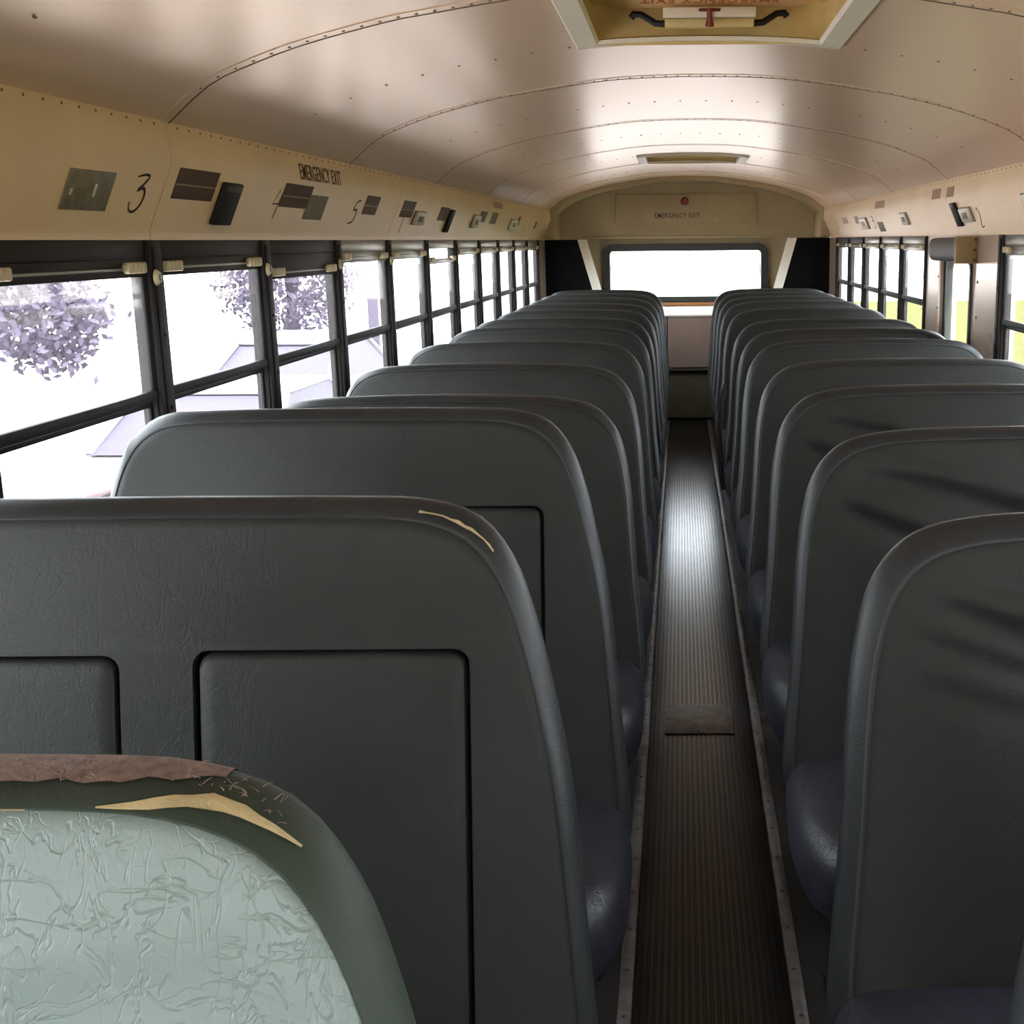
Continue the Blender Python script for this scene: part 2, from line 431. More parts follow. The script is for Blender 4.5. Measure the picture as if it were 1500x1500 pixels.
# ------------------------------------------------------------------ emergency side door
dr = thing('door_1', kind='structure')
bm = BM()
DY0, DY1 = 5.06, 5.72; GY0, GY1 = 5.15, 5.60; GZ0, GZ1 = .62, 1.335
box(bm, W + .004, W + .018, DY0, DY1, .0, GZ0, .003); box(bm, W + .004, W + .018, DY0, GY0, GZ0, 1.40, .003)
box(bm, W + .004, W + .018, GY1, DY1, GZ0, 1.40, .003); box(bm, W + .004, W + .018, GY0, GY1, GZ1, 1.40, .003)
obj('door_leaf', bm, 'wall', dr)
def round_frame(bm, c, hx, hz, r, wd, y0, y1, axis='y', mi=0, n=6):
    """rounded rectangular ring; c centre (a, z); a is x or y"""
    def ring(hx, hz, r, d):
        out = []
        for sx, sz, a0 in ((1, 1, 0), (-1, 1, 90), (-1, -1, 180), (1, -1, 270)):
            for k in range(n + 1):
                a = math.radians(a0 + 90 * k / n)
                p = (c[0] + sx * (hx - r) + r * math.cos(a), c[1] + sz * (hz - r) + r * math.sin(a))
                out.append((p[0], d, p[1]) if axis == 'y' else (d, p[0], p[1]))
        return out
    R_ = [ring(hx, hz, r, y0), ring(hx, hz, r, y1), ring(hx - wd, hz - wd, max(.005, r - wd), y1), ring(hx - wd, hz - wd, max(.005, r - wd), y0), ring(hx, hz, r, y0)]
    loft(bm, R_, mi=mi)
bm = BM(); round_frame(bm, ((GY0 + GY1) / 2, (GZ0 + GZ1) / 2), .24, .372, .06, .022, W - .006, W + .022, axis='x'); obj('gasket', bm, 'gasket', dr)
bm = BM(); box(bm, W + .010, W + .014, GY0, GY1, GZ0, GZ1); obj('pane', bm, 'glass', dr, smooth=False)
bm = BM(); box(bm, W - .008, W + .03, 5.655, 5.69, .0, 1.40, .004); obj('door_seal', bm, 'gasket', dr)
bm = BM(); box(bm, W - .012, W + .03, 5.692, 5.722, .0, 1.40, .004); obj('jamb_strip', bm, 'wood', dr)
bm = BM(); box(bm, W - .010, W + .03, 5.725, 5.75, .0, 1.40, .004); obj('jamb_strip', bm, 'cream', dr)
bm = BM()
for y in (5.03, 5.80):
    for z in (.98, 1.12, 1.26): disc(bm, (W, y, z), (-1, 0, 0), .007, .004, 8)
obj('rivet_head', bm, 'rivet', dr)
hp = thing('header_pad', 'grey padded header above the side emergency door', 'padding', (1.10, 5.35, 1.385))
bm = BM()
ring = []
for k in range(20):
    a = 2 * PI * k / 20; ca, sa = math.cos(a), math.sin(a)
    ring.append((1.088 + .034 * math.copysign(abs(ca) ** .6, ca), 1.384 + .05 * math.copysign(abs(sa) ** .6, sa)))
sc = [(5.09, 1), (5.60, 1), (5.655, .96), (5.69, .82), (5.70, .6)]
Vs = loft(bm, [[(1.088 + (x - 1.088) * q - 1.10, y - 5.35, 1.384 + (z - 1.384) * q - 1.385) for x, z in ring] for y, q in sc])
bm.faces.new(Vs[-1]); bm.faces.new(Vs[0][::-1]); bmesh.ops.recalc_face_normals(bm, faces=bm.faces)
obj('padding', bm, 'pad', hp)
bm = BM(); box(bm, 1.045 - 1.10, 1.13 - 1.10, 5.055 - 5.35, 5.089 - 5.35, 1.331 - 1.385, 1.437 - 1.385, .003)
for z in (1.345, 1.385, 1.425): disc(bm, (1.12 - 1.10, 5.055 - 5.35, z - 1.385), (0, -1, 0), .005, .003, 8, mi=1)
obj('bracket', bm, ['ochre', 'screw'], hp)

# ------------------------------------------------------------------ front of the bus (behind the camera): dash wall and open windscreen
bm = BM(); box(bm, -1.2, 1.2, FRONT - .08, FRONT, 0, .75); box(bm, -1.2, 1.2, FRONT - .08, FRONT, 1.62, 1.95)
for x in (-1.2, -.04, 1.12): box(bm, x, x + .08, FRONT - .08, FRONT, .75, 1.62)
struct('wall_front', bm, 'cream', smooth=False)
bm = BM(); box(bm, -1.13, 1.13, FRONT - .05, FRONT - .045, .74, 1.63)
wf = thing('window_40', kind='structure'); obj('pane', bm, 'glass', wf, smooth=False)

# ------------------------------------------------------------------ rear end
# upper rear wall, lower rear wall round the rear window
bm = BM()
RX = [(x, z) for x, z in CARC]
top = [bm.verts.new((x, 10.5, z)) for x, z in RX]
bot = [bm.verts.new((x, 10.5, 1.458)) for x, z in RX]
for k in range(len(RX) - 1): bm.faces.new((top[k], bot[k], bot[k + 1], top[k + 1]))
box(bm, -1.2, 1.2, 10.5, 10.78, 1.45, 1.462)
box(bm, -1.16, 1.16, 10.495, 10.503, 1.452, 1.470, .003)
GX0, GX1, RZ0, RZ1 = -.66, .635, .945, 1.36
box(bm, -1.2, 1.2, 10.7, 10.78, 0, RZ0); box(bm, -1.2, 1.2, 10.7, 10.78, RZ1, 1.46)
box(bm, -1.2, GX0, 10.7, 10.78, RZ0, RZ1); box(bm, GX1, 1.2, 10.7, 10.78, RZ0, RZ1)
box(bm, -1.2, 1.2, 10.505, 10.78, 1.46, 1.9)
struct('wall_rear', bm, 'rear', smooth=False, label='yellowed cream rear wall above and around the rear window')
# arch trims
bm = BM()
def arch(bm, y0, y1, off, th, mi=0):
    o = [(x, z - off) for x, z in CARC]; i_ = [(x * (1 - th / 1.1), z - off - th) for x, z in CARC]
    loft(bm, [[(x, y0, z) for x, z in o], [(x, y0, z) for x, z in i_], [(x, y1, z) for x, z in i_], [(x, y1, z) for x, z in o]], closed=False, mi=mi)
arch(bm, 10.1, 10.52, .0, .03); 
for s in (-1, 1): box(bm, *sorted((s * 1.045, s * 1.16)), 10.05, 10.52, 1.445, 1.70, .02)
struct('trim_3', bm, 'rear')
bm = BM(); arch(bm, 9.46, 9.52, .0, .006); struct('trim_4', bm, 'cream')
bm = BM()   # ceiling skin hole guard at rear
box(bm, -1.25, 1.25, 10.78, 10.80, 1.4, 2.1); struct('rear_bulkhead', bm, 'cream', smooth=False)
# header panel with lettering and lamp
hd = thing('exit_sign_board', 'cream board lettered EMERGENCY EXIT above the rear window', 'board', (-.005, 10.49, 1.68))
bm = BM(); box(bm, -.578, .578, -.012, .0, -.124, .124, .003)
for k in range(24):
    for z in (-.114, .114): disc(bm, (-.56 + 1.12 * k / 23, -.012, z), (0, -1, 0), .004, .002, 6, mi=1)
obj('panel_board', bm, ['rear', 'rivet'], hd)
bm = xform(text_mesh('EMERGENCY EXIT', .056, .0006, .70, 1.22), Matrix.Translation((-.072, -.0135, -.052)) @ Matrix.Rotation(PI / 2, 4, 'X')); obj('lettering', bm, 'ink', hd, smooth=False)
bm = BM(); disc(bm, (-.011, -.012, .064), (0, -1, 0), .033, .018, 24); obj('red_lamp', bm, 'red', hd)['label'] = 'round red lamp'
# rear window
wn = thing('window_41', kind='structure')
bm = BM(); round_frame(bm, ((GX0 + GX1) / 2, (RZ0 + RZ1) / 2 + .002), (GX1 - GX0) / 2 + .05, (RZ1 - RZ0) / 2 + .043, .09, .062, 10.665, 10.79); obj('window_frame', bm, 'gasket', wn)
bm = BM(); box(bm, GX0 - .01, GX1 + .01, 10.73, 10.735, RZ0 - .01, RZ1 + .01); obj('pane', bm, 'glass', wn, smooth=False)
for x in (-.73, .70):
    bm = BM(); box(bm, x - .03, x + .03, 10.64, 10.70, .93, 1.03, .006); obj('hinge_block', bm, 'gasket', wn)
bm = BM(); tube(bm, [(-.63, 10.66, 1.29), (-.64, 10.65, 1.2), (-.635, 10.65, 1.08), (-.61, 10.66, 1.0)], .004, 6); obj('stay_rod', bm, 'alu', wn)
bm = BM(); tube(bm, [(.605, 10.66, 1.29), (.615, 10.65, 1.2), (.61, 10.65, 1.08), (.585, 10.66, 1.0)], .004, 6); obj('stay_rod', bm, 'alu', wn)
# engine cover at the end of the aisle
en = thing('engine_cover', 'stepped engine cover across the rear end of the aisle', 'engine cover', (0, 10, 0))
bm = BM(); box(bm, -1.12, 1.12, .05, .69, .02, .40, .006); obj('riser', bm, 'riser', en)
bm = BM(); box(bm, -1.12, 1.12, .0, .62, .405, .43, .008); obj('ledge', bm, 'riser', en)
bm = BM(); box(bm, -.16, 1.12, -.01, .68, .432, .835, .012); box(bm, -1.12, -.165, -.01, .68, .432, .835, .012); obj('front_panel', bm, 'panelpink', en)
bm = BM(); Vs = loft(bm, [[(-1.12, -.02, .838), (-1.12, .66, .872), (-1.12, .66, .888), (-1.12, -.02, .852)], [(1.12, -.02, .838), (1.12, .66, .872), (1.12, .66, .888), (1.12, -.02, .852)]])
bm.faces.new(Vs[0]); bm.faces.new(Vs[1][::-1]); bmesh.ops.recalc_face_normals(bm, faces=bm.faces); obj('shelf', bm, 'rearlight', en, smooth=False)
bm = BM(); box(bm, -.72, .70, 10.655, 10.70, .89, .918, .004); tag(obj('wood_sill', bm, 'wood'), kind='structure')
# black slanted panels in the two rear corners
for s, lb in ((-1, 'black slanted panel in the left rear corner'), (1, 'black slanted panel in the right rear corner')):
    t = thing('corner_panel', lb, 'panel', (s * 1.0, 10.03, 1.2), group=None)
    P = [(1.125, .893), (.711, .893), (.865, 1.443), (1.125, 1.443)]
    bm = BM()
    A = [bm.verts.new((s * x - s * 1.0, 0, z - 1.2)) for x, z in P]; B = [bm.verts.new((s * x - s * 1.0, .03, z - 1.2)) for x, z in P]
    bm.faces.new(A); bm.faces.new(B[::-1])
    for k in range(4): bm.faces.new((A[k], A[(k + 1) % 4], B[(k + 1) % 4], B[k]))
    bmesh.ops.recalc_face_normals(bm, faces=bm.faces); obj('black_face', bm, 'cheek', t, smooth=False)
    bm = BM()
    P2 = [(.711, .893), (.865, 1.443), (.80, 1.443), (.646, .893)]
    A = [bm.verts.new((s * (x - 1.0), y, z - 1.2)) for (x, z), y in zip(P2, (0, 0, .12, .12))]
    B = [bm.verts.new((s * (x - 1.0 + .012), y + .012, z - 1.2)) for (x, z), y in zip(P2, (.03, .03, .12, .12))]
    bm.faces.new(A); bm.faces.new(B[::-1])
    for k in range(4): bm.faces.new((A[k], A[(k + 1) % 4], B[(k + 1) % 4], B[k]))
    bmesh.ops.recalc_face_normals(bm, faces=bm.faces); obj('edge_cap', bm, 'rearlight', t, smooth=False)

# ------------------------------------------------------------------ roof hatches
def hatch(y0, y1, label, detail):
    xc = (HX0 + HX1) / 2
    t = thing('roof_hatch', label, 'roof hatch', (xc, (y0 + y1) / 2, 1.92))
    inv = Matrix.Translation((-xc, -(y0 + y1) / 2, -1.92))
    n = 16; fl = .048
    def edge(x0, x1, ya, yb, dz):
        pts = []
        for k in range(n): x = x0 + (x1 - x0) * k / n; pts.append((x, yb, arc_z(x) + dz))
        for k in range(n): pts.append((x1, yb + (ya - yb) * k / n, arc_z(x1) + dz))
        for k in range(n): x = x1 + (x0 - x1) * k / n; pts.append((x, ya, arc_z(x) + dz))
        for k in range(n): pts.append((x0, ya + (yb - ya) * k / n, arc_z(x0) + dz))
        return pts
    bm = BM()
    loft(bm, [edge(HX0 - fl, HX1 + fl, y0 - fl, y1 + fl, .001), edge(HX0 - fl, HX1 + fl, y0 - fl, y1 + fl, -.010), edge(HX0 - fl + .004, HX1 + fl - .004, y0 - fl + .004, y1 + fl - .004, -.013),
              edge(HX0 + .004, HX1 - .004, y0 + .004, y1 - .004, -.013), edge(HX0 + .010, HX1 - .010, y0 + .010, y1 - .010, -.004)])
    bmesh.ops.recalc_face_normals(bm, faces=bm.faces)
    obj('flange', xform(bm, inv), 'rearlight', t)
    def rr(hx, hy, r, z, q=6):
        out = []
        for sx, sy, a0 in ((1, 1, 0), (-1, 1, 90), (-1, -1, 180), (1, -1, 270)):
            for k in range(q + 1):
                a = math.radians(a0 + 90 * k / q)
                out.append((xc + sx * (hx - r) + r * math.cos(a), (y0 + y1) / 2 + sy * (hy - r) + r * math.sin(a), z))
        return out
    hx, hy = (HX1 - HX0) / 2, (y1 - y0) / 2
    bm = BM(); Vs = loft(bm, [rr(hx + .004, hy + .004, .02, 1.903), rr(hx + .006, hy + .006, .03, 1.925), rr(hx + .012, hy + .030, .05, 1.96), rr(hx + .012, hy + .045, .06, 2.00), rr(hx - .01, hy + .02, .06, 2.015)])
    bm.faces.new(Vs[-1]); bmesh.ops.reverse_faces(bm, faces=bm.faces)
    obj('recess', xform(bm, inv), 'hatch', t)
    if detail:
        bm = BM(); yb = y1 - .13
        V2 = loft(bm, [rr(hx - .03, hy + .012, .05, 2.010), rr(hx - .035, hy + .007, .05, 1.992), rr(hx - .05, hy - .008, .05, 1.986)])
        bm.faces.new(V2[-1]); xform(bm, inv); obj('lid', bm, 'lid', t)
        bm = text_mesh('EMERGENCY EXIT', .072, .0005, .52, 1.12)
        xform(bm, inv @ Matrix.Translation((xc, 3.125, 1.9850)) @ Matrix.Rotation(PI, 4, 'Y')); obj('lettering', bm, 'redink', t, smooth=False)['label'] = 'red EMERGENCY EXIT lettering'
        bm = BM(); box(bm, xc - .112, xc + .112, 3.168, 3.180, 1.955, 1.979, .003); bar = obj('handle_bar', xform(bm, inv), 'rearlight', t)
        bm = BM(); box(bm, xc - .108, xc + .108, 3.19, 3.215, 1.936, 1.957, .004); obj('crossbar', xform(bm, inv), 'hatch', t)
        bm = BM(); tube(bm, [(xc, 3.158, 1.974), (xc, 3.160, 1.966), (xc, 3.166, 1.950), (xc, 3.172, 1.936)], [.007, .006, .007, .011], 10); box(bm, xc - .026, xc + .026, 3.160, 3.170, 1.968, 1.974, .002)
        obj('release_lever', xform(bm, inv), 'red', bar)['label'] = 'red release lever'
        for s in (-1, 1):
            bm = BM(); tube(bm, [(xc + s * .19, 3.235, 1.966), (xc + s * .184, 3.232, 1.974), (xc + s * .165, 3.228, 1.972), (xc + s * .13, 3.205, 1.948), (xc + s * .108, 3.20, 1.946)], .0085, 6)
            obj('hinge_arm', xform(bm, inv), 'blackp', t)
    return t
hatch(*HATCH[0], 'large square emergency roof hatch nearest, with red lever and lettering', True)
hatch(*HATCH[1], 'smaller looking roof hatch far back near the rear wall', False)

# ------------------------------------------------------------------ stickers, plates and numbers on the coves
def decal(name, label, cat, side, y0, y1, v0, v1, m, upper=False, skew=0, th=.0015, bev=0, group=None):
    _, h = cove_mtx(side, upper)
    mt = on_cove(side, (y0 + y1) / 2, (v0 + v1) / 2, upper)
    t = bpy.data.objects.new(name, None)
    w_, hh = abs(y1 - y0) / 2, (v1 - v0) * h / 2
    bm = BM(); box(bm, -w_, w_, -hh, hh, .0002, th, bev)
    for v in bm.verts: v.co.x += skew * v.co.y
    o = obj(name, bm, m, smooth=bool(bev)); o.matrix_world = mt
    if label: tag(o, label, cat, group)
    return o, w_, hh
def brown(side, y0, y1, v0, v1, label, line=True, m='brown', upper=False):
    o, w_, hh = decal('sticker', label, 'sticker', side, y0, y1, v0, v1, m, upper, group='stickers on the panels above the windows')
    if line:
        bm = BM(); box(bm, -w_, w_, -hh * .10, -hh * .02, .0015, .0020); obj('dividing_line', bm, 'tape', o, smooth=False)
    return o
def framed(side, y0, y1, v0, v1, label):
    o, w_, hh = decal('frame_plate', label, 'plate', side, y0, y1, v0, v1, 'greyp', th=.004, bev=.001, group='small framed plates above the windows')
    bm = BM(); box(bm, -w_ * .9, w_ * .9, -hh * .88, hh * .88, .004, .012, .002); p_ = obj('plate', bm, 'whitep', o)
    bm = BM(); box(bm, -w_ * .4, w_ * .4, -hh * .4, hh * .4, .012, .014, .0008); obj('slot', bm, 'greyp', p_)
    return o
def blackbar(side, y0, y1, v0, v1, label):
    o, w_, hh = decal('black_holder', label, 'holder', side, y0, y1, v0, v1, 'blackp', th=.012, bev=.004, group='black holders above the windows')
    bm = BM(); box(bm, -w_ * .8, w_ * .8, hh * .62, hh * .90, .0115, .0135, .0008); obj('clip', bm, 'pad', o)
    return o
STROKES = {
    '3': [[(-.8, .8), (.15, .95), (.7, .85), (.1, .35), (-.35, .12), (.4, .25), (.75, -.15), (.5, -.7), (-.1, -1), (-.7, -.9), (-.9, -.5)]],
    '4': [[(-.2, 1), (-.9, 0), (.9, .05)], [(.5, .8), (.0, -1)]],
    '5': [[(.8, 1), (-.1, .85), (-.4, .2), (.3, .2), (.5, -.3), (.2, -.85), (-.8, -1)]],
    '1': [[(0, 1), (0, -1)]],
    '2': [[(-.7, .6), (-.2, 1), (.5, .6), (0, -.2), (-.7, -1), (.8, -.9)]],
}
def number(side, y, v, ch, w_, parent):
    _, h = cove_mtx(side)
    mt = on_cove(side, y, v)
    bm = BM(); hh = .54 * h / 2
    for st in STROKES[ch]:
        pts = catmull([(a * w_, b_ * hh, .001) for a, b_ in st], 6 * len(st), closed=False) if len(st) > 3 else [Vector((a * w_, b_ * hh, .001)) for a, b_ in st]
        n = len(pts)
        tube(bm, pts, [.0016 + .0022 * math.sin(PI * k / (n - 1)) ** .7 if n > 3 else .0025 for k in range(n)], 5)
    for v_ in bm.verts: v_.co.z = max(0.0002, v_.co.z * .35)
    o = obj('number_mark', bm, 'ink', parent); o.matrix_world = mt
number(-1, 2.49, .53, '3', .034, cove_l); number(-1, 3.33, .54, '4', .04, cove_l); number(-1, 4.12, .52, '5', .05, cove_l)
number(-1, 4.86, .30, '1', .02, cove_l); number(-1, 8.52, .52, '1', .02, cove_l)
number(1, 9.35, .52, '1', .03, cove_r); number(1, 4.945, .36, '2', .03, cove_r); number(1, 7.62, .5, '3', .05, cove_r)
o, w_, hh = decal('grey_plate', 'square grey plate on the cream panel left of the number 3', 'plate', -1, 2.19, 2.365, .25, .765, 'greyp', th=.003, bev=.001)
for a, b_, e_ in ((-.78, -.1, .006), (.22, .05, .012)):
    bm = BM(); box(bm, a * w_ - .004, a * w_ + .005, b_ * hh - e_, b_ * hh + e_, .003, .0045, .001); obj('glue_spot', bm, 'whitep', o)
brown(-1, 2.645, 2.87, .49, .95, 'large brown two-tone sticker between the number 3 and the nearest black holder')
blackbar(-1, 2.90, 3.015, .13, .83, 'nearest black upright holder on the left panel beside a brown sticker')
brown(-1, 3.35, 3.595, .50, .95, 'brown sticker half covering the number 4 on the left panel')
decal('grey_plate', 'grey residue plate beside the sticker under the left EMERGENCY EXIT lettering', 'plate', -1, 3.59, 3.77, .29, .79, 'greyp', th=.002)
brown(-1, 4.215, 4.395, .485, .935, 'brown sticker just past the number 5 on the left panel')
brown(-1, 4.77, 4.985, .495, .94, 'brown sticker just past the second left panel seam')
framed(-1, 5.015, 5.225, .30, .71, 'pale framed plate just past the second left seam sticker')
brown(-1, 5.51, 5.71, .485, .905, 'brown sticker touching the farther left black holder', line=False)
blackbar(-1, 5.725, 5.815, .13, .87, 'farther black upright holder on the left panel')
framed(-1, 6.395, 6.61, .31, .81, 'pale framed plate before the third left panel seam')
brown(-1, 6.60, 6.81, .555, .95, 'brown sticker straddling the third left panel seam', line=False)
brown(-1, 6.99, 7.195, .52, .96, 'brown sticker beyond the third left panel seam', line=False)
framed(-1, 7.785, 8.10, .33, .82, 'pale framed plate farthest along the left panel')
brown(-1, 8.12, 8.23, .55, .95, 'small brown sticker farthest but one on the left', line=False)
brown(-1, 9.10, 9.2, .45, .81, 'tiny brown sticker at the far end of the left panel', line=False)
brown(-1, 7.03, 7.365, .26, .70, 'faded sticker on the upper left strip under the ceiling', line=False, m='faded', upper=True)
bm = text_mesh('EMERGENCY EXIT', .060, .0004, .80, 1.10); _, h = cove_mtx(-1, True)
o = obj('lettering', bm, 'ink', cove_l, smooth=False); o.matrix_world = on_cove(-1, 3.675, .33, True) @ Matrix.Translation((0, 0, .0008))
# right side
decal('grey_plate', 'small tan patch near the far end of the right panel', 'plate', 1, 8.75, 8.98, .57, .86, 'faded')
brown(1, 8.19, 8.36, .50, .84, 'small tan sticker beside the far right framed plate', line=False, m='faded')
framed(1, 7.83, 8.14, .22, .75, 'pale framed plate farthest along the right panel')
brown(1, 7.29, 7.49, .075, .48, 'brown sticker low on the right panel', line=False)
framed(1, 6.445, 6.635, .285, .755, 'pale framed plate midway along the right panel')
blackbar(1, 5.26, 5.35, .145, .86, 'black upright holder on the right panel')
framed(1, 5.04, 5.235, .25, .69, 'pale framed plate beside the right black holder')
framed(1, 4.06, 4.26, .30, .86, 'pale framed plate on the right panel at the photo edge')
brown(1, 7.06, 7.38, .06, .55, 'faded sticker farthest along the upper right strip', line=False, m='faded', upper=True)
brown(1, 5.54, 5.72, .06, .60, 'faded sticker just behind the right panel seam', line=False, m='faded', upper=True)
brown(1, 5.275, 5.405, .05, .57, 'faded sticker just before the right panel seam', line=False, m='faded', upper=True)

# ------------------------------------------------------------------ aisle runner
SW = .1527
rn = thing('aisle_runner', 'black ribbed rubber runner down the aisle', 'floor runner', (0, 5.8, 0))
bm = BM()
pr = [(-SW, .001)]
n = 22; p_ = 2 * SW / n
for k in range(n):
    a = -SW + k * p_
    pr += [(a + p_ * .10, .0042), (a + p_ * .22, .0060), (a + p_ * .78, .0060), (a + p_ * .90, .0042)]
pr += [(SW, .001)]
def runner(y0, y1, dz):
    bm = BM(); loft(bm, [[(x, y - 5.8, z + dz) for x, z in pr] for y in (y0, y1)], closed=False)
    loft(bm, [[(x, y0 - 5.8, .0) for x, z in pr], [(x, y0 - 5.8, z + dz) for x, z in pr]], closed=False)
    bmesh.ops.recalc_face_normals(bm, faces=bm.faces)
    return bm
obj('rubber_strip', runner(FRONT + .3, 4.56, .003), 'rubber', rn)
obj('rubber_strip', runner(4.555, 8.7, .001), 'rubber', rn)
obj('rubber_strip', runner(8.705, 9.98, .0025), 'rubber', rn)
for s, lb in ((-1, 'worn aluminium edging strip along the left of the aisle runner'), (1, 'worn aluminium edging strip along the right of the aisle runner')):
    t = thing('edging_strip', lb, 'edging', (s * (SW + .014), 5.8, 0))
    bm = BM(); Vs = loft(bm, [[(x, y - 5.8, z) for x, z in ((-.015, .001), (-.012, .009), (-.004, .012), (.006, .012), (.013, .008), (.015, .001))] for y in (FRONT + .3, 9.98)], closed=False)
    bm.faces.new(Vs[0][::-1]); bm.faces.new(Vs[1]); bmesh.ops.recalc_face_normals(bm, faces=bm.faces)
    obj('metal_strip', bm, 'alu', t)
    bm = BM(); y = .1
    while y < 9.9: disc(bm, (0, y - 5.8, .0118), (0, 0, 1), .0048, .0016, 8); y += .152
    o = obj('screw_head', bm, 'screw', t); o['kind'] = 'stuff'
t = thing('access_plate', 'rectangular worn metal access plate screwed onto the aisle runner', 'plate', (-.005, 3.555, .0095))
bm = BM(); box(bm, -.103, .103, -.112, .112, 0, .004, .0015); obj('metal_plate', bm, 'plate', t)
for x, y in ((-.09, -.0), (.09, 0), (0, .1), (-.09, .1), (.09, .1), (0, -.1)):
    bm = BM(); disc(bm, (x, y, .004), (0, 0, 1), .005, .002, 8); obj('screw', bm, 'screw', t)

# ------------------------------------------------------------------ bus seats
REG = [(.185, .374), (.152, .392), (.139, .43), (.142, .50), (.155, .65), (.168, .85), (.182, .94), (.198, .99), (.224, 1.028), (.262, 1.056), (.32, 1.071), (.42, 1.079), (.65, 1.082), (.88, 1.077), (.96, 1.066), (1.01, 1.04), (1.043, .99), (1.06, .90), (1.075, .70), (1.083, .50), (1.083, .42), (1.05, .376), (.6, .372)]
TALL = [(.19, .374), (.158, .392), (.147, .43), (.148, .50), (.155, .577), (.176, .813), (.199, .938), (.218, 1.016), (.242, 1.080), (.280, 1.126), (.340, 1.146), (.43, 1.150), (.65, 1.151), (.88, 1.149), (.955, 1.142), (1.0, 1.112), (1.028, 1.07), (1.052, .99), (1.070, .85), (1.083, .6), (1.085, .50), (1.083, .42), (1.05, .376), (.6, .372)]
NP = 168
SECT = [(.034, -.0330), (.028, -.0320), (.0225, -.0298), (.0215, -.0290), (.0205, -.0298), (.0185, -.0302), (.016, -.0290), (.010, -.024), (.004, -.016), (0, -.004), (.0005, .010), (.004, .020), (.010, .027), (.018, .031), (.032, .032)]
def outline(kind): return [Vector((p.x, 0, p.y)) for p in catmull([(x, z, 0) for x, z in kind], NP)]
def inset(O, d):
    out = []; n = len(O)
    for k in range(n):
        t = (O[(k + 1) % n] - O[k - 1]).normalized(); nn = Vector((-t.z, 0, t.x))
        out.append(O[k] + nn * d)
    for _ in range(int(abs(d) * 400)): out = [(out[k - 1] + out[k] * 2 + out[(k + 1) % n]) / 4 for k in range(n)]
    return out
_o = outline(REG); _c = sum(_o, Vector()) / NP
SGN = 1 if (inset(_o, .02)[60] - _c).length < (_o[60] - _c).length else -1
def lean(z, zt): return -.12 * (zt - z) / (zt - .47)
def fold(x, z, L):
    d = 0
    for x0, z0, sl, cv, amp, wd, ln in L:
        u = x - x0
        if u < -.02 or u > ln: continue
        zc = z0 - sl * u - cv * u * u
        e = (z - zc) / (wd * (1 + 1.3 * max(0, u)))
        fade = min(1, (u + .02) / .05) * min(1, (ln - u) / .12)
        d += amp * fade * (math.exp(-e * e) * 1.0 - .7 * math.exp(-(e - 1.6) ** 2))
    return d       # positive = inwards
FOLDS = [
    [(.235, 1.030, .25, .0, .006, .016, .45), (.23, .985, .36, .15, .009, .019, .55), (.24, .93, .34, .0, .007, .017, .42), (.25, .87, .30, .0, .004, .02, .3)],
    [(.24, 1.010, .18, .2, .008, .017, .65), (.23, .945, .40, .1, .009, .018, .55), (.8, 1.00, -.25, .0, .005, .014, .2)],
    [(.24, .99, .12, .1, .006, .016, .5), (.23, .90, .30, .2, .006, .017, .5)],
    [(.25, 1.0, .1, .05, .002, .02, .5)],
]
